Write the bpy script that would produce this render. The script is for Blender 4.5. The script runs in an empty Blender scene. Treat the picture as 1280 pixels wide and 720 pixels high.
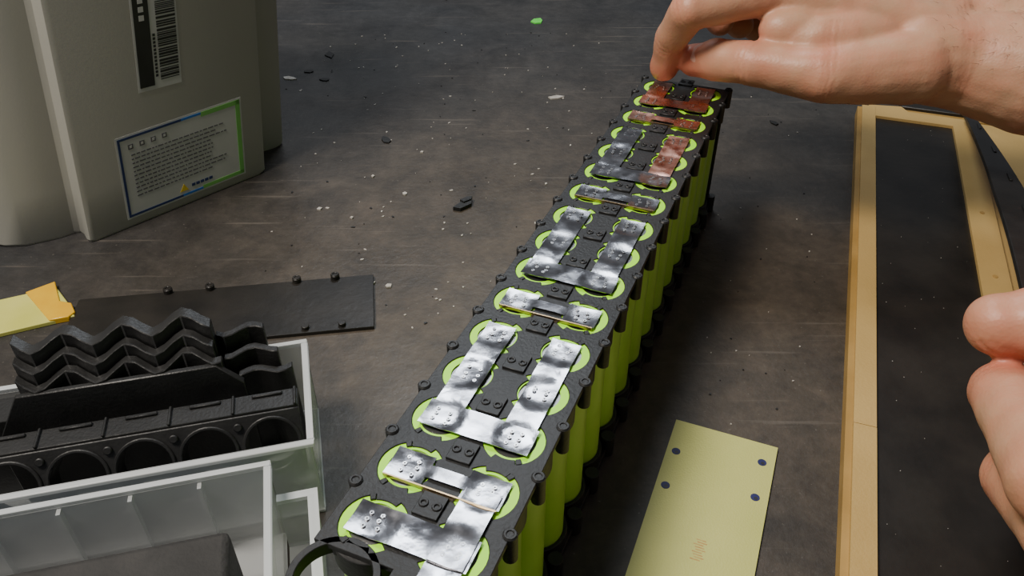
import bpy, bmesh, math, random
from mathutils import Vector, Matrix, noise
random.seed(7)
scene = bpy.context.scene
COL = scene.collection

# ------------------------------------------------------------ materials
def mat(name, color, rough=0.5, metal=0.0, color2=None, nscale=60, bump=0.0, bscale=300, trans=0.0, spec=0.5, detail=4, contrast=(0.35, 0.65), rough2=None):
    m = bpy.data.materials.new(name); m.use_nodes = True
    nt = m.node_tree; p = nt.nodes["Principled BSDF"]
    p.inputs["Base Color"].default_value = (*color, 1)
    p.inputs["Roughness"].default_value = rough
    p.inputs["Metallic"].default_value = metal
    p.inputs["Specular IOR Level"].default_value = spec
    tc = nt.nodes.new("ShaderNodeTexCoord")
    if color2 is not None:
        n = nt.nodes.new("ShaderNodeTexNoise"); n.inputs["Scale"].default_value = nscale; n.inputs["Detail"].default_value = detail
        nt.links.new(tc.outputs["Object"], n.inputs["Vector"])
        r = nt.nodes.new("ShaderNodeValToRGB")
        r.color_ramp.elements[0].position = contrast[0]; r.color_ramp.elements[1].position = contrast[1]
        r.color_ramp.elements[0].color = (*color, 1); r.color_ramp.elements[1].color = (*color2, 1)
        nt.links.new(n.outputs["Fac"], r.inputs["Fac"]); nt.links.new(r.outputs["Color"], p.inputs["Base Color"])
    if rough2 is not None:
        n3 = nt.nodes.new("ShaderNodeTexNoise"); n3.inputs["Scale"].default_value = nscale * 2.3; n3.inputs["Detail"].default_value = 5
        nt.links.new(tc.outputs["Object"], n3.inputs["Vector"])
        mr = nt.nodes.new("ShaderNodeMapRange"); mr.inputs[1].default_value = 0.35; mr.inputs[2].default_value = 0.65
        mr.inputs[3].default_value = rough; mr.inputs[4].default_value = rough2
        nt.links.new(n3.outputs["Fac"], mr.inputs[0]); nt.links.new(mr.outputs[0], p.inputs["Roughness"])
    if bump > 0:
        n2 = nt.nodes.new("ShaderNodeTexNoise"); n2.inputs["Scale"].default_value = bscale; n2.inputs["Detail"].default_value = 3
        nt.links.new(tc.outputs["Object"], n2.inputs["Vector"])
        b = nt.nodes.new("ShaderNodeBump"); b.inputs["Strength"].default_value = bump; b.inputs["Distance"].default_value = 0.001
        nt.links.new(n2.outputs["Fac"], b.inputs["Height"]); nt.links.new(b.outputs["Normal"], p.inputs["Normal"])
    if trans > 0:
        t = nt.nodes.new("ShaderNodeBsdfTransparent"); mx = nt.nodes.new("ShaderNodeMixShader")
        mx.inputs["Fac"].default_value = 1 - trans
        out = nt.nodes["Material Output"]
        nt.links.new(t.outputs[0], mx.inputs[1]); nt.links.new(p.outputs[0], mx.inputs[2]); nt.links.new(mx.outputs[0], out.inputs["Surface"])
    return m

M_black = mat("black_abs", (0.009, 0.009, 0.009), 0.45, color2=(0.016, 0.016, 0.016), nscale=90, bump=0.15, bscale=900)
M_black_gloss = mat("black_sheet", (0.010, 0.009, 0.008), 0.38, color2=(0.022, 0.019, 0.016), nscale=40, bump=0.1)
M_foam = mat("dark_foam", (0.022, 0.021, 0.020), 0.8, color2=(0.036, 0.034, 0.032), nscale=80, bump=0.4, bscale=800)
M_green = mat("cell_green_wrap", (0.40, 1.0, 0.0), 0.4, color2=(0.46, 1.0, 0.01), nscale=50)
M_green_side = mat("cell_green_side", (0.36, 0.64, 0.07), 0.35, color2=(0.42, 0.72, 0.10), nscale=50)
M_cap = mat("cell_cap_steel", (0.30, 0.30, 0.30), 0.38, metal=1.0, bump=0.1)
M_nickel = mat("nickel_strip", (0.46, 0.46, 0.49), 0.13, metal=1.0, color2=(0.30, 0.30, 0.32), nscale=80, bump=0.17, bscale=150, rough2=0.28)
M_weld = mat("spot_weld", (0.35, 0.35, 0.36), 0.3, metal=1.0, color2=(0.75, 0.75, 0.75), nscale=400)
M_copper = mat("copper_strip", (0.80, 0.46, 0.37), 0.22, metal=1.0, color2=(0.60, 0.33, 0.25), nscale=120, bump=0.14, bscale=160, rough2=0.36)
M_brass = mat("brass_edge", (0.50, 0.36, 0.18), 0.35, metal=1.0, color2=(0.6, 0.42, 0.25), nscale=200)
M_case = mat("grey_case_plastic", (0.325, 0.322, 0.285), 0.5, color2=(0.352, 0.348, 0.310), nscale=9, bump=0.04, bscale=900)
M_white = mat("label_white", (0.50, 0.51, 0.49), 0.45, color2=(0.55, 0.56, 0.54), nscale=60)
M_ink = mat("label_ink", (0.015, 0.015, 0.02), 0.45, color2=(0.025, 0.025, 0.03), nscale=60)
M_ink2 = mat("label_fine_print", (0.10, 0.10, 0.11), 0.45, color2=(0.15, 0.15, 0.16), nscale=60)
M_navy = mat("label_navy", (0.02, 0.04, 0.13), 0.45, color2=(0.03, 0.05, 0.15), nscale=60)
M_blue = mat("label_blue", (0.03, 0.15, 0.5), 0.45, color2=(0.03, 0.18, 0.55), nscale=60)
M_lgreen = mat("label_green", (0.16, 0.45, 0.10), 0.45, color2=(0.2, 0.5, 0.12), nscale=60)
M_yel = mat("label_yellow", (0.7, 0.5, 0.03), 0.45, color2=(0.75, 0.55, 0.05), nscale=60)
M_fr4 = mat("fibreglass_green", (0.49, 0.50, 0.14), 0.4, color2=(0.55, 0.55, 0.17), nscale=25, bump=0.1, bscale=1500)
M_tan = mat("fibreglass_tan", (0.48, 0.32, 0.11), 0.42, color2=(0.56, 0.38, 0.14), nscale=22, bump=0.15, bscale=900)
M_tan2 = mat("fibreglass_tan_edge", (0.34, 0.20, 0.05), 0.5, color2=(0.44, 0.27, 0.08), nscale=30)
M_pen = mat("blue_marker", (0.01, 0.015, 0.09), 0.5, color2=(0.02, 0.02, 0.12), nscale=300)
M_red = mat("red_marker", (0.50, 0.22, 0.06), 0.5, color2=(0.52, 0.38, 0.12), nscale=500)
M_clear = mat("frosted_plastic", (0.66, 0.69, 0.70), 0.25, trans=0.55, color2=(0.72, 0.74, 0.75), nscale=30)
M_rim = mat("frosted_rim", (0.62, 0.65, 0.66), 0.25, trans=0.3, color2=(0.68, 0.70, 0.71), nscale=30)
M_kapton = mat("kapton_tape", (0.74, 0.40, 0.01), 0.25, color2=(0.80, 0.48, 0.02), nscale=60)
M_film = mat("yellow_green_film", (0.58, 0.58, 0.12), 0.3, color2=(0.64, 0.63, 0.17), nscale=40)
M_chip = mat("pale_debris", (0.38, 0.35, 0.31), 0.6, color2=(0.5, 0.48, 0.44), nscale=200)
M_chipg = mat("green_scrap", (0.1, 0.75, 0.08), 0.4, color2=(0.15, 0.8, 0.1), nscale=200)

def table_mat():
    m = bpy.data.materials.new("bench_top"); m.use_nodes = True
    nt = m.node_tree; p = nt.nodes["Principled BSDF"]; L = nt.links
    tc = nt.nodes.new("ShaderNodeTexCoord")
    def N(scale, detail=5, rough=0.6, dist=0.0):
        n = nt.nodes.new("ShaderNodeTexNoise"); n.inputs["Scale"].default_value = scale
        n.inputs["Detail"].default_value = detail; n.inputs["Roughness"].default_value = rough; n.inputs["Distortion"].default_value = dist
        L.new(tc.outputs["Object"], n.inputs["Vector"]); return n
    def ramp(src, a, b, ca, cb):
        r = nt.nodes.new("ShaderNodeValToRGB"); e = r.color_ramp.elements
        e[0].position = a; e[1].position = b; e[0].color = (*ca, 1); e[1].color = (*cb, 1)
        L.new(src, r.inputs["Fac"]); return r
    def mix(fac, A, B, mode='MIX'):
        x = nt.nodes.new("ShaderNodeMix"); x.data_type = 'RGBA'; x.blend_type = mode
        if isinstance(fac, float): x.inputs[0].default_value = fac
        else: L.new(fac, x.inputs[0])
        L.new(A, x.inputs[6]); 
        if isinstance(B, tuple): x.inputs[7].default_value = (*B, 1)
        else: L.new(B, x.inputs[7])
        return x.outputs[2]
    big = ramp(N(4.5, 3).outputs["Fac"], 0.36, 0.64, (0.031, 0.034, 0.040), (0.048, 0.046, 0.044))
    # lighter brown patch in the middle of the bench, fading outward with a noisy edge
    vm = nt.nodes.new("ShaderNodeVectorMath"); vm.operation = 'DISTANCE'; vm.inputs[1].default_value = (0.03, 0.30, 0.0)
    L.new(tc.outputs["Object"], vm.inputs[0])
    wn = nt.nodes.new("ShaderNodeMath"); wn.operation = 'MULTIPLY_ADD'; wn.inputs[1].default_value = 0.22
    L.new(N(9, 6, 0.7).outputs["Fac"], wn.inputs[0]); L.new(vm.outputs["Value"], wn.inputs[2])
    brown_mask = ramp(wn.outputs[0], 0.18, 0.42, (1, 1, 1), (0, 0, 0))
    c = mix(brown_mask.outputs["Color"], big.outputs["Color"], (0.078, 0.062, 0.046))
    mid = ramp(N(22, 6, 0.7, 0.6).outputs["Fac"], 0.35, 0.7, (0.60, 0.60, 0.60), (1.28, 1.25, 1.20))
    fine = ramp(N(110, 8, 0.75).outputs["Fac"], 0.3, 0.72, (0.60, 0.60, 0.60), (1.22, 1.20, 1.17))
    c = mix(1.0, c, fine.outputs["Color"], 'MULTIPLY')
    c = mix(1.0, c, mid.outputs["Color"], 'MULTIPLY')
    grit = ramp(N(600, 2, 0.5).outputs["Fac"], 0.69, 0.76, (0, 0, 0), (0.8, 0.8, 0.8))
    c = mix(grit.outputs["Color"], c, (0.13, 0.12, 0.10))
    for rot, lo in ((0.5, 0.64), (-0.35, 0.66)):
        mp = nt.nodes.new("ShaderNodeMapping"); mp.inputs["Rotation"].default_value = (0, 0, rot); mp.inputs["Scale"].default_value = (4, 70, 1)
        L.new(tc.outputs["Object"], mp.inputs["Vector"])
        sn = nt.nodes.new("ShaderNodeTexNoise"); sn.inputs["Scale"].default_value = 3; sn.inputs["Detail"].default_value = 6
        L.new(mp.outputs[0], sn.inputs["Vector"])
        sc = ramp(sn.outputs["Fac"], lo, lo + 0.07, (0, 0, 0), (0.45, 0.45, 0.45))
        c = mix(sc.outputs["Color"], c, (0.14, 0.12, 0.10))
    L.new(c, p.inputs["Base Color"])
    rr = ramp(N(14, 6).outputs["Fac"], 0.3, 0.7, (0.36, 0.36, 0.36), (0.58, 0.58, 0.58))
    L.new(rr.outputs["Color"], p.inputs["Roughness"])
    b = nt.nodes.new("ShaderNodeBump"); b.inputs["Strength"].default_value = 0.35; b.inputs["Distance"].default_value = 0.0006
    L.new(N(350, 5).outputs["Fac"], b.inputs["Height"]); L.new(b.outputs["Normal"], p.inputs["Normal"])
    return m
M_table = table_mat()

def skin_mat():
    m = bpy.data.materials.new("skin"); m.use_nodes = True
    nt = m.node_tree; p = nt.nodes["Principled BSDF"]; L = nt.links
    at = nt.nodes.new("ShaderNodeAttribute"); at.attribute_name = "tone"
    tc = nt.nodes.new("ShaderNodeTexCoord")
    n = nt.nodes.new("ShaderNodeTexNoise"); n.inputs["Scale"].default_value = 75; n.inputs["Detail"].default_value = 6
    L.new(tc.outputs["Object"], n.inputs["Vector"])
    ad = nt.nodes.new("ShaderNodeMath"); ad.operation = 'MULTIPLY_ADD'; ad.inputs[1].default_value = 1.1
    L.new(n.outputs["Fac"], ad.inputs[0]); 
    sb = nt.nodes.new("ShaderNodeMath"); sb.operation = 'SUBTRACT'; sb.inputs[1].default_value = 0.48
    L.new(at.outputs["Fac"], sb.inputs[0]); L.new(sb.outputs[0], ad.inputs[2])
    r = nt.nodes.new("ShaderNodeValToRGB"); e = r.color_ramp.elements
    e[0].position = 0.0; e[0].color = (0.56, 0.33, 0.205, 1); e[1].position = 1.0; e[1].color = (0.60, 0.20, 0.125, 1)
    L.new(ad.outputs[0], r.inputs["Fac"]); L.new(r.outputs["Color"], p.inputs["Base Color"])
    p.inputs["Roughness"].default_value = 0.46
    p.inputs["Subsurface Weight"].default_value = 0.2
    p.inputs["Subsurface Scale"].default_value = 0.002
    p.inputs["Subsurface Radius"].default_value = (1.0, 0.35, 0.2)
    n2 = nt.nodes.new("ShaderNodeTexVoronoi"); n2.inputs["Scale"].default_value = 900
    L.new(tc.outputs["Object"], n2.inputs["Vector"])
    n3 = nt.nodes.new("ShaderNodeTexNoise"); n3.inputs["Scale"].default_value = 130; n3.inputs["Detail"].default_value = 3
    L.new(tc.outputs["Object"], n3.inputs["Vector"])
    a2 = nt.nodes.new("ShaderNodeMath"); a2.operation = 'MULTIPLY_ADD'; a2.inputs[1].default_value = 0.25
    L.new(n2.outputs["Distance"], a2.inputs[0]); L.new(n3.outputs["Fac"], a2.inputs[2])
    b = nt.nodes.new("ShaderNodeBump"); b.inputs["Strength"].default_value = 0.3; b.inputs["Distance"].default_value = 0.0008
    L.new(a2.outputs[0], b.inputs["Height"]); L.new(b.outputs["Normal"], p.inputs["Normal"])
    return m
M_skin = skin_mat()
M_nail = mat("fingernail", (0.62, 0.36, 0.28), 0.28, color2=(0.67, 0.41, 0.33), nscale=200)
M_hair = mat("arm_hair", (0.05, 0.03, 0.02), 0.5, color2=(0.08, 0.05, 0.03), nscale=200)

# ------------------------------------------------------------ builder
class B:
    def __init__(s): s.v = []; s.f = []; s.m = []
    def add(s, vs, fs, m=0, T=None):
        o = len(s.v)
        for v in vs:
            v = Vector(v)
            if T is not None: v = T @ v
            s.v.append(v)
        for f in fs: s.f.append([i + o for i in f]); s.m.append(m)
    def box(s, x0, x1, y0, y1, z0, z1, m=0, T=None):
        vs = [(x, y, z) for z in (z0, z1) for y in (y0, y1) for x in (x0, x1)]
        s.add(vs, [(0, 2, 3, 1), (4, 5, 7, 6), (0, 1, 5, 4), (2, 6, 7, 3), (0, 4, 6, 2), (1, 3, 7, 5)], m, T)
    def prism(s, poly, z0, z1, m=0, T=None, top=None):
        n = len(poly); top = top or poly
        vs = [(p[0], p[1], z0) for p in poly] + [(p[0], p[1], z1) for p in top]
        fs = [tuple(range(n - 1, -1, -1)), tuple(range(n, 2 * n))] + [(i, (i + 1) % n, n + (i + 1) % n, n + i) for i in range(n)]
        s.add(vs, fs, m, T)
    def cyl(s, x, y, r, z0, z1, m=0, seg=32, r1=None, T=None):
        r1 = r if r1 is None else r1
        a = [2 * math.pi * i / seg for i in range(seg)]
        s.prism([(x + r * math.cos(t), y + r * math.sin(t)) for t in a], z0, z1, m, T, [(x + r1 * math.cos(t), y + r1 * math.sin(t)) for t in a])
    def ring(s, x, y, ri, ro, z0, z1, m=0, seg=32, T=None, a0=0, a1=2 * math.pi):
        full = abs(a1 - a0 - 2 * math.pi) < 1e-6
        n = seg if full else seg + 1
        vs = []
        for i in range(n):
            t = a0 + (a1 - a0) * i / seg; c, d = math.cos(t), math.sin(t)
            vs += [(x + ri * c, y + ri * d, z0), (x + ro * c, y + ro * d, z0), (x + ro * c, y + ro * d, z1), (x + ri * c, y + ri * d, z1)]
        fs = []
        for i in range(seg):
            j = (i + 1) % n
            for k in range(4):
                fs.append((4 * i + k, 4 * j + k, 4 * j + (k + 1) % 4, 4 * i + (k + 1) % 4))
        if not full: fs += [(0, 1, 2, 3), tuple(4 * (n - 1) + k for k in (3, 2, 1, 0))]
        s.add(vs, fs, m, T)
    def tile(s, cx, cy, hx, hy, r, z0, z1, m=0, T=None):
        angs = sorted([2 * math.pi * i / 32 for i in range(32)] + [math.atan2(b * hy, a * hx) % (2 * math.pi) for a in (1, -1) for b in (1, -1)])
        vs = []
        for t in angs:
            c, d = math.cos(t), math.sin(t)
            k = min(hx / abs(c) if abs(c) > 1e-9 else 9, hy / abs(d) if abs(d) > 1e-9 else 9)
            vs += [(cx + r * c, cy + r * d, z0), (cx + k * c, cy + k * d, z0), (cx + k * c, cy + k * d, z1), (cx + r * c, cy + r * d, z1)]
        n = len(angs); fs = []
        for i in range(n):
            j = (i + 1) % n
            for k in range(4): fs.append((4 * i + k, 4 * j + k, 4 * j + (k + 1) % 4, 4 * i + (k + 1) % 4))
        s.add(vs, fs, m, T)
    def sphere(s, c, r, m=0, seg=16, rings=10, sc=(1, 1, 1), R=None):
        vs = []; fs = []
        for i in range(rings + 1):
            ph = math.pi * i / rings
            for j in range(seg):
                th = 2 * math.pi * j / seg
                v = Vector((r * sc[0] * math.sin(ph) * math.cos(th), r * sc[1] * math.sin(ph) * math.sin(th), r * sc[2] * math.cos(ph)))
                if R is not None: v = R @ v
                vs.append(v + Vector(c))
        for i in range(rings):
            for j in range(seg):
                a = i * seg + j; b2 = i * seg + (j + 1) % seg
                fs.append((a, a + seg, b2 + seg, b2))
        s.add(vs, fs, m)
    def obj(s, name, mats, parent=None, bevel=0, weld=True, angle=35, segs=2):
        me = bpy.data.meshes.new(name); me.from_pydata([tuple(v) for v in s.v], [], s.f)
        for mm in mats: me.materials.append(mm)
        for i, p in enumerate(me.polygons): p.material_index = s.m[i]
        bm = bmesh.new(); bm.from_mesh(me)
        if weld: bmesh.ops.remove_doubles(bm, verts=bm.verts, dist=1e-7)
        bmesh.ops.recalc_face_normals(bm, faces=bm.faces); bm.to_mesh(me); bm.free()
        me.shade_smooth(); me.set_sharp_from_angle(angle=math.radians(angle))
        ob = bpy.data.objects.new(name, me); COL.objects.link(ob)
        if bevel:
            bv = ob.modifiers.new("bevel", 'BEVEL'); bv.width = bevel; bv.segments = segs; bv.limit_method = 'ANGLE'; bv.angle_limit = math.radians(40)
        if parent:
            ob.parent = parent; ob.matrix_parent_inverse = Matrix.Translation(-parent.location)
        return ob
def empty(name, loc):
    e = bpy.data.objects.new(name, None); e.empty_display_size = 0.02; e.location = loc; COL.objects.link(e); return e
def frame(ox, oy, ax, ay, oz=0.0):
    """local x along (ax,ay), local y = left of it, z up"""
    l = math.hypot(ax, ay); ax /= l; ay /= l
    return Matrix(((ax, -ay, 0, ox), (ay, ax, 0, oy), (0, 0, 1, oz), (0, 0, 0, 1)))

# ------------------------------------------------------------ bench
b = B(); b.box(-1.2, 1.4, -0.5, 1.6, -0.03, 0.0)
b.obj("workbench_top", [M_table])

# ------------------------------------------------------------ battery pack
P = 0.01865; W = 0.0213
TB = frame(-0.0262, 0.1362, 0.384, 0.923)      # local x along pack, local y = left, so width is -y
K0, K1 = -3, 14
bat = empty("battery_pack", (0.03, 0.25, 0.0))
GONE = lambda k, c: k in (-2, -3) and c == 0
slots = [(k * P, -c * W, k, c) for k in range(K0, K1 + 1) for c in (0, 1)]
cells = [q for q in slots if not GONE(q[2], q[3])]
b = B()
for x, y, k, c in cells:
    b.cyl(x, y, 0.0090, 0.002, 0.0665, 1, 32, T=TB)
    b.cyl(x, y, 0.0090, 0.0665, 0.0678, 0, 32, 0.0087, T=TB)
    b.ring(x, y, 0.0060, 0.0087, 0.0676, 0.0686, 0, 40, T=TB)
    b.cyl(x, y, 0.0060, 0.0670, 0.0681, 2, 24, T=TB)
b.obj("cells", [M_green, M_green_side, M_cap], bat)
b = B()
for x, y, k, c in slots:
    if not GONE(k, c):
        b.ring(x, y, 0.00915, 0.0104, 0.0600, 0.0672, 0, 40, T=TB)
        b.tile(x, y, P / 2, W / 2, 0.0084, 0.0672, 0.0690, 0, T=TB)
        # inward-facing collar segment and small tabs hide parts of each green ring
        am = -math.pi / 2 if c == 0 else math.pi / 2
        if k % 4 != 1: b.ring(x, y, 0.0064, 0.0087, 0.0680, 0.0690, 0, 12, TB, am - 0.72, am + 0.72)
        for a, hwid in ((0.0, 0.42), (math.pi, 0.42)):
            b.ring(x, y, 0.0068, 0.0087, 0.0680, 0.0690, 0, 8, TB, a - hwid, a + hwid)
        for a in (am + 2.1, am - 2.1):
            b.ring(x, y, 0.0068, 0.0087, 0.0680, 0.0692, 0, 3, TB, a - 0.10, a + 0.10)
        b.ring(x, y, 0.0091, 0.0104, 0, 0.009, 0, 40, T=TB)
        b.tile(x, y, P / 2, W / 2, 0.0082, 0.0, 0.004, 0, T=TB)
b.ring(-2 * P + 0.0025, 0.001, 0.0090, 0.0108, 0.0650, 0.0690, 0, 48, T=TB)
b.box(-2 * P + 0.0095, -1.5 * P + 0.001, -0.006, 0.006, 0.0650, 0.0688, 0, TB)
for k in range(K0, K1 + 1):
    for y in (0.0103, -W - 0.0103):
        if k < -1 and y > 0: continue
        x = (k + 0.5) * P; yy = y + (0.0002 if y > 0 else -0.0002)
        b.cyl(x, yy, 0.0019, 0.0600, 0.0694, 0, 16, T=TB)
        b.ring(x, yy, 0.0009, 0.0017, 0.0694, 0.0697, 0, 12, T=TB)
        b.cyl(x, y, 0.0026, 0.0, 0.009, 0, 16, T=TB)
    if k >= -1:
        x = (k + 0.5) * P
        b.box(x - 0.0036, x + 0.0036, -W / 2 - 0.0034, -W / 2 + 0.0034, 0.0688, 0.0698, 0, TB)
        for dy in (-0.0018, 0.0018): b.ring(x, -W / 2 + dy, 0.0006, 0.0013, 0.0698, 0.0702, 0, 12, T=TB)
b.obj("cell_holder", [M_black], bat, bevel=0.0003, segs=1)
# nickel strips: flat sheet, slightly wavy, gently seated on each cell
def zf(x, y):
    k = round(x / P); c = 0 if y > -W / 2 else 1
    d = math.hypot(x - k * P, y + c * W)
    t = min(1, max(0, (d - 0.0030) / 0.0050)); t = t * t * (3 - 2 * t)
    return 0.0692 + t * 0.0005
def patch(bb, x0, x1, y0, y1, m, lift=0.0, seed=0):
    nx = max(2, int((x1 - x0) / 0.0008)); ny = max(2, int((y1 - y0) / 0.0008))
    tx = 0.014 * noise.noise(Vector((seed * 5.3, 1.7, 0.3))); ty = 0.022 * noise.noise(Vector((seed * 2.9, 7.7, 4.1)))
    vs = []; fs = []
    for s in (0, -0.00018):
        for i in range(nx + 1):
            for j in range(ny + 1):
                x = x0 + (x1 - x0) * i / nx; y = y0 + (y1 - y0) * j / ny
                w = 0.00044 * noise.noise(Vector((x * 80, y * 80, seed * 3.1))) + 0.00006 * noise.noise(Vector((x * 300, y * 300, seed * 1.7)))
                w += (x - (x0 + x1) / 2) * tx + (y - (y0 + y1) / 2) * ty
                vs.append((x, y, zf(x, y) + lift + w + s))
    n = (nx + 1) * (ny + 1)
    for i in range(nx):
        for j in range(ny):
            a = i * (ny + 1) + j
            fs.append((a, a + ny + 1, a + ny + 2, a + 1)); fs.append((n + a, n + a + 1, n + a + ny + 2, n + a + ny + 1))
    edge = [i * (ny + 1) for i in range(nx + 1)] + [nx * (ny + 1) + j for j in range(1, ny + 1)] + [i * (ny + 1) + ny for i in range(nx - 1, -1, -1)] + [j for j in range(ny - 1, 0, -1)]
    for i in range(len(edge)):
        a, c2 = edge[i], edge[(i + 1) % len(edge)]
        fs.append((a, c2, c2 + n, a + n))
    bb.add(vs, fs, m, TB)
b = B()
hw = 0.0046
for k in range(K0, K1 + 1):
    r = k % 4; far = k >= 12
    if r == 0:
        for c in (0, 1):
            patch(b, k * P - hw, k * P + hw, -c * W - 0.0054, -c * W + 0.0054, 1 if far else 0, 0, k + c)
        patch(b, k * P - 0.0020, k * P + 0.0020, -W + 0.005, -0.005, 1 if far else 0, 0.00025, k)
        b.box(k * P - 0.0053, k * P - 0.0049, -W - 0.005, 0.005, 0.0690, 0.0701, 3, TB)
    if r == 1 and k > 0:
        patch(b, k * P - hw, k * P + hw, -W - 0.0054, 0.0054, 1 if far else 0, 0.0003, k)
    if r == 1:
        for c in (0, 1):
            if GONE(k, c): continue
            xe = min((k + 2) * P + 0.0048, K1 * P + 0.006)
            patch(b, k * P - 0.004, xe, -c * W - hw, -c * W + hw, (1 if (c == 1 and k == 9) or k == 13 else 0), 0, k + c + 9)
patch(b, -1 * P - hw, -1 * P + hw, -W - 0.0054, 0.0054, 0, 0.0003, 77)
patch(b, -1 * P - hw, 0 * P, -W - hw, -W + hw, 0, 0.0005, 79)
random.seed(4)
for x, y, k, c in cells:
    for q in range(6):
        dx, dy = ((-0.0020, -0.0018), (0.0020, -0.0018), (-0.0020, 0.0018), (0.0020, 0.0018), (0, -0.0018), (0, 0.0018))[q]
        dx += random.uniform(-.0005, .0005); dy += random.uniform(-.0005, .0005)
        z = zf(x + dx, y + dy)
        b.ring(x + dx, y + dy, 0.00025, 0.00060, z, z + 0.00032 + (0.0003 if k % 4 == 1 or k == -1 else 0), 2, 10, T=TB)
b.obj("nickel_strips", [M_nickel, M_copper, M_weld, M_brass], bat, angle=60)
b = B()
b.box(K1 * P + 0.0095, K1 * P + 0.0108, -W - 0.0095, 0.0095, 0.0, 0.068, 0, TB)
b.obj("end_plate", [M_black], bat, bevel=0.0005)

# ------------------------------------------------------------ grey battery case
case = empty("grey_plastic_case", (-0.2, 0.43, 0))
base = [(-0.214, 0.3425), (-0.147, 0.413), (-0.1455, 0.4165), (-0.147, 0.420), (-0.158, 0.434), (-0.157, 0.438), (-0.1455, 0.447), (-0.143, 0.451), (-0.145, 0.456),
        (-0.205, 0.520), (-0.212, 0.523), (-0.220, 0.520), (-0.335, 0.400), (-0.337, 0.394), (-0.334, 0.388),
        (-0.290, 0.352), (-0.268, 0.3395), (-0.258, 0.3370), (-0.248, 0.3380), (-0.234, 0.3450), (-0.2285, 0.3500), (-0.2255, 0.3505), (-0.2225, 0.3480), (-0.2185, 0.3425), (-0.2165, 0.3415)]
Hc = 0.19
cx = sum(p[0] for p in base) / len(base); cy = sum(p[1] for p in base) / len(base)
b = B()
n = len(base); vs = []; fs = []
LV = 7
levels = [(0.0, 0.985)] + [(0.0015, 1.0)] + [(Hc * i / LV, 1.0) for i in range(1, LV)] + [(Hc - 0.003, 1.0), (Hc, 0.98)]
for z, s in levels:
    for p in base:
        vs.append((cx + (p[0] - cx) * s + 0.125 * z, cy + (p[1] - cy) * s + 0.04 * z, z))
for l in range(len(levels) - 1):
    for i in range(n):
        j = (i + 1) % n
        fs.append((l * n + i, l * n + j, (l + 1) * n + j, (l + 1) * n + i))
fs.append(tuple(range(n - 1, -1, -1))); fs.append(tuple(range((len(levels) - 1) * n, len(levels) * n)))
b.add(vs, fs)
b.obj("case_body", [M_case], case, angle=28)
fo = Vector((-0.214, 0.3425, 0)); fu = (Vector((-0.147, 0.413, 0)) - fo); FL = fu.length; fu.normalize()
fv = Vector((0.125, 0.04, 1.0)).normalized(); fn = fu.cross(fv).normalized()
if fn.y > 0: fn = -fn
def F(u, v, w=0): return fo + fu * u + fv * v + fn * w
def fquad(bb, pts, w, m):
    bb.add([F(u, v, w) for u, v in pts] + [F(u, v, w - 0.0002) for u, v in pts], [(0, 1, 2, 3), (0, 4, 5, 1), (1, 5, 6, 2), (2, 6, 7, 3), (3, 7, 4, 0)], m)
def lq(bb, o, ang, x0, x1, y0, y1, w, m):
    c, s = math.cos(ang), math.sin(ang)
    fquad(bb, [(o[0] + x * c - y * s, o[1] + x * s + y * c) for x, y in ((x0, y0), (x1, y0), (x1, y1), (x0, y1))], w, m)
b = B(); o = (0.0175, 0.005); A = 0.0; LH = 0.046; LW = 0.070
lq(b, o, A, 0, LW, 0, LH, 0.0004, 0)
for (x0, x1, y0, y1, m) in ((0.001, 0.0022, 0.001, LH - 0.001, 2), (0.0022, LW * 0.45, 0.001, 0.0022, 2), (LW * 0.45, LW * 0.62, 0.001, 0.0022, 3), (LW * 0.62, LW - 0.001, 0.001, 0.003, 4),
                           (LW - 0.0035, LW - 0.001, 0.001, LH - 0.001, 4), (0.0022, LW * 0.5, LH - 0.0022, LH - 0.001, 2), (LW * 0.5, LW * 0.66, LH - 0.0022, LH - 0.001, 3), (LW * 0.66, LW - 0.001, LH - 0.0035, LH - 0.001, 4)):
    lq(b, o, A, x0, x1, y0, y1, 0.0006, m)
random.seed(3)
for r in range(11):
    y = LH - 0.0115 - r * 0.0023; x = 0.007; xe = LW - random.uniform(0.009, 0.020)
    while x < xe:
        l = random.uniform(0.0008, 0.0032); lq(b, o, A, x, min(x + l, xe), y, y + 0.0007, 0.0006, 6); x += l + 0.0007
for i in range(4): 
    lq(b, o, A, 0.006 + i * 0.006, 0.0086 + i * 0.006, LH - 0.0078, LH - 0.0052, 0.0006, 6)
    lq(b, o, A, 0.0067 + i * 0.006, 0.0079 + i * 0.006, LH - 0.0071, LH - 0.0059, 0.0007, 0)
fquad(b, [(o[0] + 0.030, o[1] + 0.0040), (o[0] + 0.035, o[1] + 0.0040), (o[0] + 0.0326, o[1] + 0.0080), (o[0] + 0.0324, o[1] + 0.0080)], 0.0006, 5)
for i in range(5): lq(b, o, A, 0.037 + i * 0.0026, 0.039 + i * 0.0026, 0.0050, 0.0066, 0.0006, 2)
b.obj("info_label", [M_white, M_ink, M_navy, M_blue, M_lgreen, M_yel, M_ink2], case)
b = B(); o = (0.033, 0.070); A = -0.04
lq(b, o, A, 0, 0.0225, 0, 0.10, 0.0004, 0)
lq(b, o, A, 0.0010, 0.0085, 0.002, 0.099, 0.0006, 1)
y = 0.004
while y < 0.09:
    h = random.choice((0.0004, 0.0007, 0.0011)); lq(b, o, A, 0.0118, 0.0215, y, y + h, 0.0006, 1); y += h + random.choice((0.0004, 0.0006, 0.0009))
for i in range(12): lq(b, o, A, 0.0094, 0.0106, 0.006 + i * 0.0018, 0.0072 + i * 0.0018, 0.0006, 1)
for i in range(4): lq(b, o, A, 0.0035, 0.0060, 0.034 + i * 0.004, 0.0365 + i * 0.004, 0.0007, 0)
b.obj("barcode_label", [M_white, M_ink], case)

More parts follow.
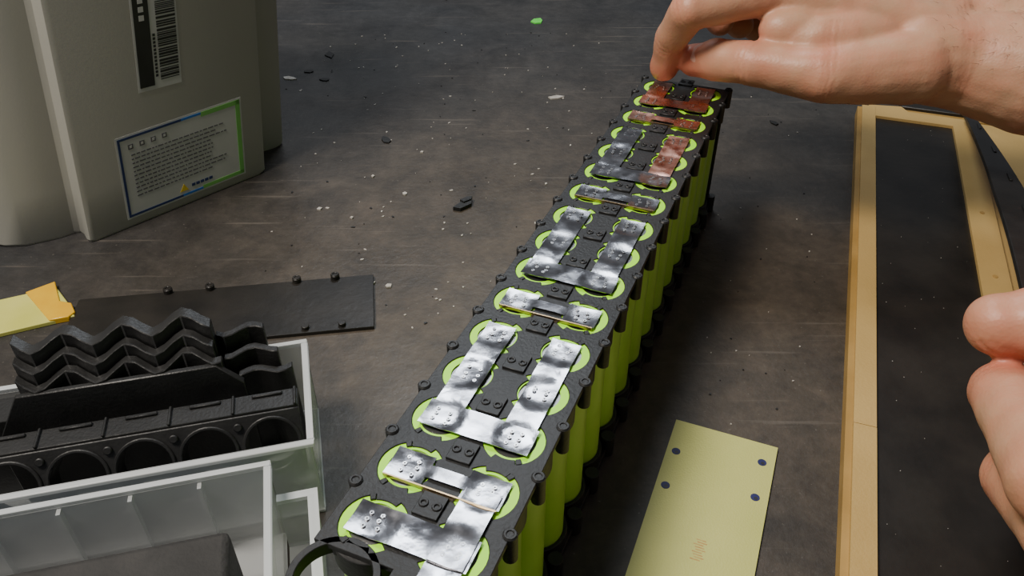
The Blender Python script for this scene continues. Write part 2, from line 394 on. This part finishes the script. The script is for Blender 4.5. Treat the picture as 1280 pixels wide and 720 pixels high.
# ------------------------------------------------------------ black flat strip on bench
T = frame(-0.0612, 0.2725, -0.122, -0.018)
b = B(); b.box(0, 0.135, -0.0395, 0, 0, 0.0018, 0, T)
for x in (0.018, 0.036, 0.076, 0.095): b.cyl(x, -0.0390, 0.0021, 0, 0.0040, 0, 16, T=T); b.ring(x, -0.0390, 0.001, 0.0019, 0.0040, 0.0044, 0, 12, T=T)
for x in (0.014, 0.030): b.cyl(x, -0.003, 0.0017, 0, 0.0035, 0, 16, T=T)
b.obj("black_plastic_strip", [M_black_gloss], None, bevel=0.0004)

# ------------------------------------------------------------ kapton ended film
b = B()
b.prism([(-0.270, 0.247), (-0.197, 0.2795), (-0.205, 0.290), (-0.215, 0.301), (-0.285, 0.270)], 0.0, 0.0022, 0)
b.prism([(-0.2065, 0.2755), (-0.1990, 0.2780), (-0.1975, 0.2815), (-0.2020, 0.2880), (-0.208, 0.2895), (-0.2170, 0.3045), (-0.2270, 0.2960)], 0.0, 0.0030, 1)
b.obj("fibreglass_offcut", [M_film, M_kapton], None, bevel=0.0004)

# ------------------------------------------------------------ clear trays
def tray(name, O, length, depth, h, ribs=()):
    T = frame(O[0], O[1], -0.97, -0.243)       # x = along to the left, y = toward camera
    e = empty(name, (O[0], O[1], 0)); b = B(); t = 0.0012
    b.box(0, length, 0, depth, 0, t, 0, T)
    b.box(0, length, 0, t, t, h, 0, T); b.box(0, length, depth - t, depth, t, h, 0, T)
    b.box(0, t, t, depth - t, t, h, 0, T); b.box(length - t, length, t, depth - t, t, h, 0, T)
    w = 0.0022
    b.box(-0.001, length + 0.001, -0.001, w - .001, h, h + 0.0016, 1, T); b.box(-0.001, length + 0.001, depth - w + .001, depth + 0.001, h, h + 0.0016, 1, T)
    b.box(-0.001, w - .001, w - .001, depth - w + .001, h, h + 0.0016, 1, T); b.box(length - w + .001, length + 0.001, w - .001, depth - w + .001, h, h + 0.0016, 1, T)
    b.obj(name.split(".")[0] + "_shell", [M_clear, M_rim], e, bevel=0.0003)
    return e, T
t1, T1 = tray("clear_plastic_tray", (-0.077, 0.224), 0.17, 0.051, 0.034)
t2, T2_ = tray("clear_plastic_tray.001", (-0.0765, 0.166), 0.17, 0.075, 0.034)
b = B()
for x in (0.020, 0.040, 0.060, 0.080, 0.1, 0.12): b.box(x, x + 0.0012, 0.0012, 0.0036, 0.0012, 0.0335, 0, T2_)
b.box(-0.0125, -0.001, 0.006, 0.07, 0.0, 0.0012, 0, T2_); b.box(-0.0125, -0.0113, 0.006, 0.07, 0.0012, 0.024, 0, T2_); b.box(-0.0125, -0.001, 0.006, 0.0072, 0.0012, 0.024, 0, T2_)
b.box(-0.0137, -0.0105, 0.005, 0.071, 0.024, 0.0256, 1, T2_); b.box(-0.0105, -0.0010, 0.005, 0.0078, 0.024, 0.0256, 1, T2_)
b.obj("tray_ribs", [M_clear, M_rim], t2)
b = B(); b.box(0.012, 0.16, 0.018, 0.070, 0.0014, 0.030, 0, T2_)
b.obj("foam_block", [M_foam], None, bevel=0.002)
# black holder offcuts in the rear tray
hold = empty("cell_holder_offcuts", (-0.12, 0.19, 0)); b = B()
def zig(l0, l1, d, z0, z1, amp, per, th=0.0022, dz=0.0, ph=0.0):
    """corrugated holder wall: sharp chevrons in plan"""
    pts = []; N = int(round((l1 - l0) / (per / 6)))
    for i in range(N + 1):
        x = l0 + (l1 - l0) * i / N; f = ((x + ph) / per) % 1
        u = 1 - min(1, max(0, (abs(2 * f - 1) * 1.35 - 0.15)))
        pts.append((x, d + amp * u, dz * u))
    vs = []; fs = []
    for (zz, off) in ((z0, 0), (z1, 0), (z1, th), (z0, th)):
        for p in pts: vs.append((p[0], p[1] + off, zz + (p[2] if zz == z1 else 0)))
    n = len(pts)
    for q in range(4):
        r = (q + 1) % 4
        for i in range(n - 1): fs.append((q * n + i, q * n + i + 1, r * n + i + 1, r * n + i))
    fs += [(0, n, 2 * n, 3 * n), (n - 1, 2 * n - 1, 3 * n - 1, 4 * n - 1)]
    b.add(vs, fs, 0, T1)
zig(0.028, 0.090, 0.0015, 0.0014, 0.0600, 0.0050, 0.0185, 0.0052, -0.003)
zig(0.028, 0.090, 0.0070, 0.0014, 0.0550, 0.0050, 0.0185, 0.0040, -0.003)
zig(0.026, 0.090, 0.0112, 0.0014, 0.0505, 0.0050, 0.0185, 0.0036, -0.003)
zig(0.012, 0.028, 0.0020, 0.0014, 0.050, 0.004, 0.0165, 0.003)
zig(0.008, 0.026, 0.0080, 0.0014, 0.045, 0.004, 0.0165, 0.003)
zig(0.004, 0.022, 0.0140, 0.0014, 0.040, 0.003, 0.0165, 0.003)
b.add([(0.020, 0.0200, 0.0014), (0.100, 0.0200, 0.0014), (0.100, 0.0200, 0.030), (0.090, 0.0180, 0.0470), (0.028, 0.0180, 0.0470), (0.020, 0.0200, 0.040),
       (0.020, 0.0230, 0.0014), (0.100, 0.0230, 0.0014), (0.100, 0.0230, 0.030), (0.090, 0.0200, 0.0470), (0.028, 0.0200, 0.0470), (0.020, 0.0230, 0.040)],
      [(0, 1, 2, 3, 4, 5), (11, 10, 9, 8, 7, 6), (0, 6, 7, 1), (1, 7, 8, 2), (2, 8, 9, 3), (3, 9, 10, 4), (4, 10, 11, 5), (5, 11, 6, 0)], 0, T1)
b.box(0.094, 0.15, 0.006, 0.018, 0.0014, 0.036, 0, T1)
# holder bar leaning by the front wall: top flange, then plate with a row of round openings
b.box(0.003, 0.145, 0.0265, 0.0350, 0.0360, 0.0376, 0, T1)
for i in range(7):
    b.box(0.0035 + 0.020 * i, 0.0045 + 0.020 * i, 0.0265, 0.0350, 0.0376, 0.0386, 0, T1)
    b.box(0.008 + 0.020 * i, 0.018 + 0.020 * i, 0.0275, 0.0290, 0.0376, 0.0385, 0, T1)
TT = T1 @ Matrix.Translation((0, 0.0350, 0.0368)) @ Matrix.Rotation(-1.02, 4, 'X')
for i in range(7):
    b.tile(0.013 + 0.020 * i, 0.0110, 0.010, 0.0110, 0.0084, -0.001, 0.001, 0, TT)
    b.ring(0.013 + 0.020 * i, 0.0110, 0.0084, 0.0096, -0.008, 0.0018, 0, 32, TT)
    b.cyl(0.023 + 0.020 * i, 0.0035, 0.0014, 0.001, 0.0022, 0, 12, T=TT)
b.obj("holder_pieces", [M_black], hold, bevel=0.0003, segs=1)

# ------------------------------------------------------------ fibreglass plate
T = frame(0.0639, 0.2169, -0.375, -0.927)    # x toward camera, y to the right
b = B(); b.box(0, 0.135, 0, 0.0385, 0, 0.0012, 0, T)
for x, y in ((0.0160, 0.0035), (0.0330, 0.0035), (0.0095, 0.0340), (0.0265, 0.0340)):
    b.cyl(x, y, 0.0016, 0.0012, 0.00135, 1, 20, T=T); b.cyl(x+.0004, y+.0003, 0.0007, 0.00135, 0.0014, 3, 12, T=T)
for i in range(9):
    x = 0.051 + i * 0.0010; y = 0.0200 + 0.0006 * math.sin(i * 2.1); b.box(x, x + 0.0004, y - 0.0016, y + 0.0016, 0.0012, 0.00125, 2, T)
b.obj("fibreglass_sheet", [M_fr4, M_pen, M_red, M_ink], None)

# ------------------------------------------------------------ black panel with tan frame
TF = frame(0.0, 0.0, 0.339, 0.941)   # x along, -y = right offset r
fr = empty("framed_black_panel", (0.15, 0.3, 0))
b = B()
b.box(-0.02, 0.528, -0.104, -0.0580, 0.0, 0.0060, 1, TF)
b.box(-0.02, 0.240, -0.0582, -0.0500, 0.0, 0.0082, 0, TF); b.box(0.2405, 0.541, -0.0582, -0.0500, 0.0, 0.0080, 0, TF)
b.box(-0.02, 0.541, -0.0500, -0.0474, 0.0, 0.0066, 2, TF)
b.box(-0.02, 0.530, -0.1170, -0.1038, 0.0, 0.0080, 0, TF)
b.prism([(0.527, -0.058), (0.543, -0.054), (0.547, -0.074), (0.540, -0.078), (0.539, -0.117), (0.527, -0.117)][::-1], 0.0, 0.0078, 0, TF)
for s in (0.30, 0.36, 0.42): b.cyl(s, -0.1105, 0.0012, 0.008, 0.0083, 2, 16, T=TF)
random.seed(21)
for i in range(60):
    x = random.uniform(0.05, 0.52); y = -random.uniform(0.060, 0.102); s = random.uniform(0.0001, 0.00022)
    b.cyl(x, y, s, 0.006, 0.0062, 3, 5, T=TF)
b.obj("panel_frame", [M_tan, M_black_gloss, M_tan2, M_chip], fr, bevel=0.0004)
b = B(); b.box(0.26, 0.545, -0.20, -0.1185, 0.0, 0.004, 0, TF)
for s, r in ((0.400, 0.139), (0.418, 0.137), (0.436, 0.141), (0.39, 0.160), (0.41, 0.162)):
    b.ring(s, -r, 0.0036, 0.0046, 0.004, 0.0058, 0, 24, T=TF); b.cyl(s, -r, 0.0015, 0.004, 0.0048, 1, 12, T=TF)
b.box(0.30, 0.50, -0.1500, -0.1485, 0.004, 0.0060, 0, TF)
b.obj("fibreglass_cell_panel", [M_tan, M_tan2], None, bevel=0.0003)
b = B(); b.box(0.552, 0.60, -0.26, -0.075, 0, 0.006, 0, TF); b.box(0.548, 0.552, -0.26, -0.075, 0, 0.004, 1, TF)
b.obj("black_plastic_lid", [M_black_gloss, M_tan2], None, bevel=0.0005)

# held black rail: rises from the far end to the hand
p0 = Vector((0.2870, 0.468, 0.0125)); p1 = Vector((0.1640, 0.182, 0.066))
d = (p1 - p0); L0 = d.length; d.normalize(); side = d.cross(Vector((0, 0, 1))).normalized(); up = side.cross(d).normalized()
if up.z < 0: up = -up; side = -side
TS = Matrix(((d.x, side.x, up.x, p0.x), (d.y, side.y, up.y, p0.y), (d.z, side.z, up.z, p0.z), (0, 0, 0, 1)))
sgn = 1 if side.x > 0 else -1
b = B(); ns = 40
vs = []; fs = []
hwf = lambda t: 0.0026 + 0.0046 * min(1, t * 2.0)
bowf = lambda t: sgn * (0.0055 * math.sin(math.pi * t) + 0.003 * t)
for i in range(ns + 1):
    t = i / ns; x = L0 * t; bow = bowf(t); hwid = hwf(t)
    for (yy, zz) in ((-hwid, -0.0012), (hwid, -0.0012), (hwid, 0.0012), (-hwid, 0.0012)): vs.append((x, yy + bow, zz))
for i in range(ns):
    for q in range(4): fs.append((4 * i + q, 4 * i + (q + 1) % 4, 4 * i + 4 + (q + 1) % 4, 4 * i + 4 + q))
fs += [(3, 2, 1, 0), tuple(4 * ns + q for q in range(4))]
b.add(vs, fs, 0, TS)
for i in range(6):
    t = (i + 0.7) / 6.5; bow = bowf(t); hwid = hwf(t)
    b.box(L0 * t - 0.006, L0 * t + 0.006, bow + sgn * hwid * 0.4 - 0.0008, bow + sgn * hwid * 0.4 + 0.0008, 0.0012, 0.0018, 0, TS)
b.obj("black_side_rail", [M_black], None, bevel=0.0003)

# ------------------------------------------------------------ debris
b = B(); random.seed(11)
def shard(x, y, s, m, h=0.0006, el=1.0, ang=None):
    a = random.uniform(0, 6.28) if ang is None else ang; n = random.randint(4, 6); pts = []
    for i in range(n):
        t = 2 * math.pi * i / n; r = s * random.uniform(0.6, 1.1)
        px, py = r * math.cos(t) * el, r * math.sin(t)
        pts.append((x + px * math.cos(a) - py * math.sin(a), y + px * math.sin(a) + py * math.cos(a)))
    b.prism(pts, 0.0, h, m)
for x, y, s, m, el in ((-0.161, 0.554, 0.003, 0, 1.8), (-0.135, 0.551, 0.0030, 1, 1.5), (0.03, 0.52, 0.0035, 0, 1.8), (-0.081, 0.410, 0.0014, 0, 1), (-0.079, 0.456, 0.0030, 1, 1.8), (-0.060, 0.39, 0.0016, 0, 1), (-0.105, 0.374, 0.0013, 0, 1.5),
                       (-0.067, 0.306, 0.0018, 0, 1), (-0.059, 0.304, 0.0020, 0, 1), (0.171, 0.48, 0.003, 1, 1.5), (-0.140, 0.60, 0.004, 1, 2), (-0.06, 0.74, 0.004, 1, 2), (-0.15, 0.567, 0.003, 1, 1.6), (-0.055, 0.44, 0.0014, 0, 1), (-0.086, 0.365, 0.0014, 0, 1)):
    shard(x, y, s, m, 0.0009, el)
shard(-0.026, 0.377, 0.0036, 1, 0.0022, 2.2, 0.9); shard(-0.0245, 0.381, 0.0026, 1, 0.003, 1.8, 0.7)
shard(0.0217, 0.676, 0.006, 2, 0.001, 1.3)
for i in range(260):
    x = random.gauss(-0.06, 0.09); y = random.uniform(0.27, 0.65)
    if x < -0.13 and y < 0.53: continue
    shard(x, y, random.uniform(0.0002, 0.0008), random.choice((0, 0, 1)), 0.0004, random.uniform(1, 2))
for i in range(60):
    y = random.uniform(0.2, 0.55); x = random.uniform(0.08, 0.095 + (y - 0.144) * 0.36 - 0.008); shard(x, y, random.uniform(0.0002, 0.0006), random.choice((0, 1)), 0.0004, 1)
b.obj("scattered_debris", [M_chip, M_black, M_chipg], None)

# ------------------------------------------------------------ hands
def make_hand(name, chains, webs, joints, reds, nails, voxel=0.0010, hair=None):
    b = B()
    def cap(a, ra, c, rc):
        a = Vector(a); c = Vector(c); dd = c - a; L = dd.length
        if L < 1e-6: return
        q = dd.to_track_quat('Z', 'Y').to_matrix()
        steps = max(2, int(L / (min(ra, rc) * 0.35)))
        vs = []; fs = []; seg = 20
        for i in range(steps + 1):
            t = i / steps; r = ra + (rc - ra) * t
            r *= 1 - 0.05 * math.sin(math.pi * t) * (1 if ra < 0.0125 else 0)   # slimmer between joints
            for j in range(seg):
                th = 2 * math.pi * j / seg
                vs.append(a + dd * t + q @ Vector((r * math.cos(th), r * math.sin(th), 0)))
        for i in range(steps):
            for j in range(seg):
                k = (j + 1) % seg; fs.append((i * seg + j, i * seg + k, (i + 1) * seg + k, (i + 1) * seg + j))
        fs.append(tuple(range(seg - 1, -1, -1))); fs.append(tuple(steps * seg + j for j in range(seg)))
        b.add(vs, fs)
    for ch in chains:
        for i in range(len(ch) - 1):
            cap(ch[i][:3], ch[i][3], ch[i + 1][:3], ch[i + 1][3])
        for p in ch: b.sphere(p[:3], p[3], seg=20, rings=12)
    for w in webs:
        b.sphere(w[0], 1.0, seg=20, rings=12, sc=w[1], R=w[2] if len(w) > 2 else None)
    tmp = b.obj(name + "_tmp", [], None, weld=False)
    md = tmp.modifiers.new("r", 'REMESH'); md.mode = 'VOXEL'; md.voxel_size = voxel
    dg = bpy.context.evaluated_depsgraph_get(); dg.update()
    me = bpy.data.meshes.new_from_object(tmp.evaluated_get(dg)); bpy.data.objects.remove(tmp)
    bm = bmesh.new(); bm.from_mesh(me)
    for _ in range(5): bmesh.ops.smooth_vert(bm, verts=bm.verts, factor=0.5, use_axis_x=True, use_axis_y=True, use_axis_z=True)
    bm.normal_update()
    tl = bm.verts.layers.float.new("tone")
    J = [(Vector(j[0]), Vector(j[1]).normalized(), j[2], j[3]) for j in joints]
    Rd = [(Vector(r[0]), r[1], r[2]) for r in reds]
    for v in bm.verts:
        tone = 0.15; disp = 0
        for c, ax, rad, dep in J:
            q = v.co - c
            if q.length < rad * 1.7:
                for off in (-0.0021, 0.0, 0.0024):
                    a = q.dot(ax) - off + 0.0008 * noise.noise(v.co * 220)
                    disp -= dep * math.exp(-(a / 0.0008) ** 2) * (1.0 if off == 0 else 0.6)
                tone += 0.12 * math.exp(-(q.dot(ax) / 0.004) ** 2)
        for c, rad, amt in Rd:
            tone += amt * math.exp(-((v.co - c).length / rad) ** 2)
        disp += 0.00045 * noise.noise(v.co * 120)
        v.co += v.normal * disp; v[tl] = min(1, tone)
    bm.normal_update()
    hv = []
    if hair:
        random.seed(5)
        for v in bm.verts:
            if hair(v.co) and v.normal.z > -0.1 and random.random() < 0.03: hv.append((v.co.copy(), v.normal.copy()))
    bm.to_mesh(me); bm.free(); me.name = name; me.materials.append(M_skin); me.shade_smooth()
    e = empty(name, chains[0][0][:3])
    ob = bpy.data.objects.new("skin", me); COL.objects.link(ob); ob.parent = e; ob.matrix_parent_inverse = Matrix.Translation(-e.location)
    for i, (c, axis, nrm, ln, wd) in enumerate(nails):
        axis = Vector(axis).normalized(); nrm = Vector(nrm); nrm = (nrm - axis * nrm.dot(axis)).normalized(); s = axis.cross(nrm)
        nb = B(); R = Matrix((s, axis, nrm)).transposed()
        nb.sphere(c, 1.0, seg=24, rings=12, sc=(wd, ln, 0.0014), R=R)
        nb.obj("nail_%d" % (i + 1), [M_nail], e)
    if hv:
        hb = B()
        for co_, no in hv:
            dr = (no * 0.6 + Vector((-0.8, random.uniform(-.5, .2), random.uniform(-0.4, 0.1)))).normalized()
            L = random.uniform(0.003, 0.007); s = no.cross(dr).normalized() * 0.00006; mid = co_ + dr * L * 0.5 + no * 0.0002; tip = co_ + dr * L - no * L * 0.15
            up_ = s.cross(dr).normalized() * 0.00006
            hb.add([co_ + s, co_ - s, co_ + up_, mid + s * .7, mid - s * .7, mid + up_, tip], [(0, 1, 4, 3), (1, 2, 5, 4), (2, 0, 3, 5), (3, 4, 6), (4, 5, 6), (5, 3, 6)], 0)
        hb.obj("arm_hair", [M_hair], e, weld=False)
    return e

V = Vector
# right hand (upper): pinches at far end of pack
I = [(0.0755, 0.3820, 0.0775, .0072), (0.0757, 0.3750, 0.0940, .0082), (0.0800, 0.3620, 0.1120, .0094), (0.1200, 0.3720, 0.1180, .0112), (0.1960, 0.3600, 0.1010, .0140)]
Th = [(0.0885, 0.3755, 0.0835, .0080), (0.0965, 0.3660, 0.0875, .0101), (0.1085, 0.3545, 0.0905, .0102), (0.1390, 0.3410, 0.0900, .0125), (0.1790, 0.3460, 0.0920, .0170)]
Mi = [(0.1050, 0.4030, 0.0930, .0072), (0.0930, 0.4030, 0.1060, .0080), (0.0960, 0.3920, 0.1240, .0092), (0.1280, 0.3920, 0.1200, .0112), (0.1990, 0.3690, 0.1030, .0150)]
Ri = [(0.1190, 0.4150, 0.0870, .0070), (0.1050, 0.4180, 0.0960, .0078), (0.1030, 0.4130, 0.1150, .0088), (0.1350, 0.4080, 0.1130, .0110), (0.2000, 0.3780, 0.1000, .0150)]
Li = [(0.1310, 0.4240, 0.0810, .0062), (0.1190, 0.4290, 0.0880, .0068), (0.1150, 0.4280, 0.1030, .0076), (0.1430, 0.4220, 0.1040, .0098), (0.1980, 0.3850, 0.0960, .0140)]
Arm = [(0.1850, 0.3540, 0.0930, .0200), (0.2080, 0.3550, 0.0910, .0225), (0.2350, 0.3420, 0.0900, .0270), (0.2900, 0.3230, 0.0930, .0340), (0.3500, 0.3032, 0.1010, .0390), (0.4400, 0.2732, 0.1140, .0440)]
Arm2 = [(0.1950, 0.3760, 0.0980, .0190), (0.2150, 0.3760, 0.0980, .0220), (0.2450, 0.3680, 0.1010, .0250), (0.30, 0.352, 0.106, .029)]
webs = [((0.150, 0.357, 0.100), (0.032, 0.014, 0.014)), ((0.128, 0.360, 0.104), (0.017, 0.010, 0.010)), ((0.165, 0.385, 0.105), (0.034, 0.026, 0.013))]
joints = [(I[1][:3], (0, -0.55, 0.85), .009, .00030), (I[2][:3], (0.5, -0.5, 0.6), .011, .00035), (Th[2][:3], (0.75, -0.6, 0.05), .0115, .0005), (Th[3][:3], (0.95, -0.2, 0), .014, .0004), (Mi[1][:3], (0, -0.5, 0.8), .009, .0002), ((0.200, 0.358, 0.097), (1, -0.1, 0), .03, .0004)]
reds = [(I[0][:3], .013, .7), (I[2][:3], .011, .4), (Th[0][:3], .013, .6), (Th[2][:3], .012, .35), (Mi[0][:3], .014, .5), (Mi[2][:3], .01, .4), (Th[3][:3], .014, .3), (I[3][:3], .013, .35)]
nails = [((0.0888, 0.3670, 0.0905), (-0.60, 0.70, -0.3), (-0.33, -0.62, 0.71), .0062, .0052), ]
make_hand("right_hand", [I, Th, Mi, Ri, Li, Arm, Arm2], webs, joints, reds, nails, hair=lambda c: c.x > 0.185)

# left hand (lower right): thumb on top of the rail, fingers curled under it
Th = [(0.1475, 0.1865, 0.0745, .0098), (0.1560, 0.1840, 0.0770, .0110), (0.1740, 0.1760, 0.0800, .0108), (0.1960, 0.1530, 0.0830, .0128), (0.2100, 0.1200, 0.0800, .0170)]
I = [(0.1660, 0.1860, 0.0530, .0076), (0.1580, 0.1830, 0.0510, .0084), (0.1490, 0.1740, 0.0580, .0100), (0.1370, 0.1300, 0.0700, .0125), (0.1950, 0.0850, 0.0760, .0150)]
Mi = [(0.1780, 0.1650, 0.0400, .0076), (0.1600, 0.1650, 0.0360, .0082), (0.1490, 0.1540, 0.0430, .0100), (0.1420, 0.1180, 0.0580, .0125), (0.1990, 0.0760, 0.0680, .0150)]
Ri = [(0.1860, 0.1480, 0.0300, .0072), (0.1700, 0.1480, 0.0270, .0078), (0.1590, 0.1380, 0.0330, .0090), (0.1530, 0.1050, 0.0470, .0112), (0.2020, 0.0700, 0.0600, .0150)]
Li = [(0.1900, 0.1310, 0.0240, .0064), (0.1800, 0.1310, 0.0210, .0070), (0.1740, 0.1220, 0.0260, .0080), (0.1680, 0.0930, 0.0380, .0100), (0.2050, 0.0660, 0.0550, .0150)]
Arm = [(0.2000, 0.0950, 0.0740, .0210), (0.2150, 0.0750, 0.0720, .0230), (0.2450, 0.0500, 0.0750, .0260), (0.3000, 0.0200, 0.0850, .0320), (0.4000, -0.0300, 0.1050, .0400)]
webs = [((0.180, 0.120, 0.074), (0.026, 0.028, 0.014)), ((0.170, 0.105, 0.064), (0.03, 0.028, 0.016))]
joints = [(Th[2][:3], (0.9, -0.4, 0.1), .012, .0005), (I[2][:3], (0.2, 0.9, -0.3), .011, .0005), (Mi[2][:3], (0.1, 0.9, -0.4), .011, .0004), (Ri[2][:3], (0.1, 0.9, -0.4), .010, .0003)]
reds = [(Th[0][:3], .014, .6), (Th[2][:3], .012, .3), (I[2][:3], .014, .45), (Mi[2][:3], .014, .45), (Ri[2][:3], .013, .4), (I[3][:3], .014, .3)]
nails = []
make_hand("left_hand", [Th, I, Mi, Ri, Li, Arm], webs, joints, reds, nails)

# ------------------------------------------------------------ light
def area(name, loc, target, size, power, color, sy=None):
    l = bpy.data.lights.new(name, 'AREA'); l.energy = power; l.color = color; l.size = size
    if sy: l.shape = 'RECTANGLE'; l.size_y = sy
    o = bpy.data.objects.new(name, l); o.location = loc
    o.rotation_euler = (V(target) - V(loc)).to_track_quat('-Z', 'Y').to_euler(); COL.objects.link(o)
area("bench_lamp", (-0.40, 0.08, 0.85), (0.0, 0.3, 0), 0.26, 11.0, (1.0, 0.92, 0.82))
area("ceiling_panel_light", (-0.05, 1.10, 1.15), (0.0, 0.25, 0), 0.45, 6.5, (0.86, 0.93, 1.0), 0.30)
w = bpy.data.worlds.new("room"); scene.world = w; w.use_nodes = True
bg = w.node_tree.nodes["Background"]; bg.inputs[0].default_value = (0.64, 0.65, 0.68, 1); bg.inputs[1].default_value = 0.20

# ------------------------------------------------------------ camera
c = bpy.data.cameras.new("camera"); c.lens = 28.125; c.sensor_width = 36; c.clip_start = 0.005; c.clip_end = 20
co = bpy.data.objects.new("camera", c); co.location = (0, 0, 0.23)
co.rotation_euler = (math.radians(52.8), 0, 0)
COL.objects.link(co); scene.camera = co
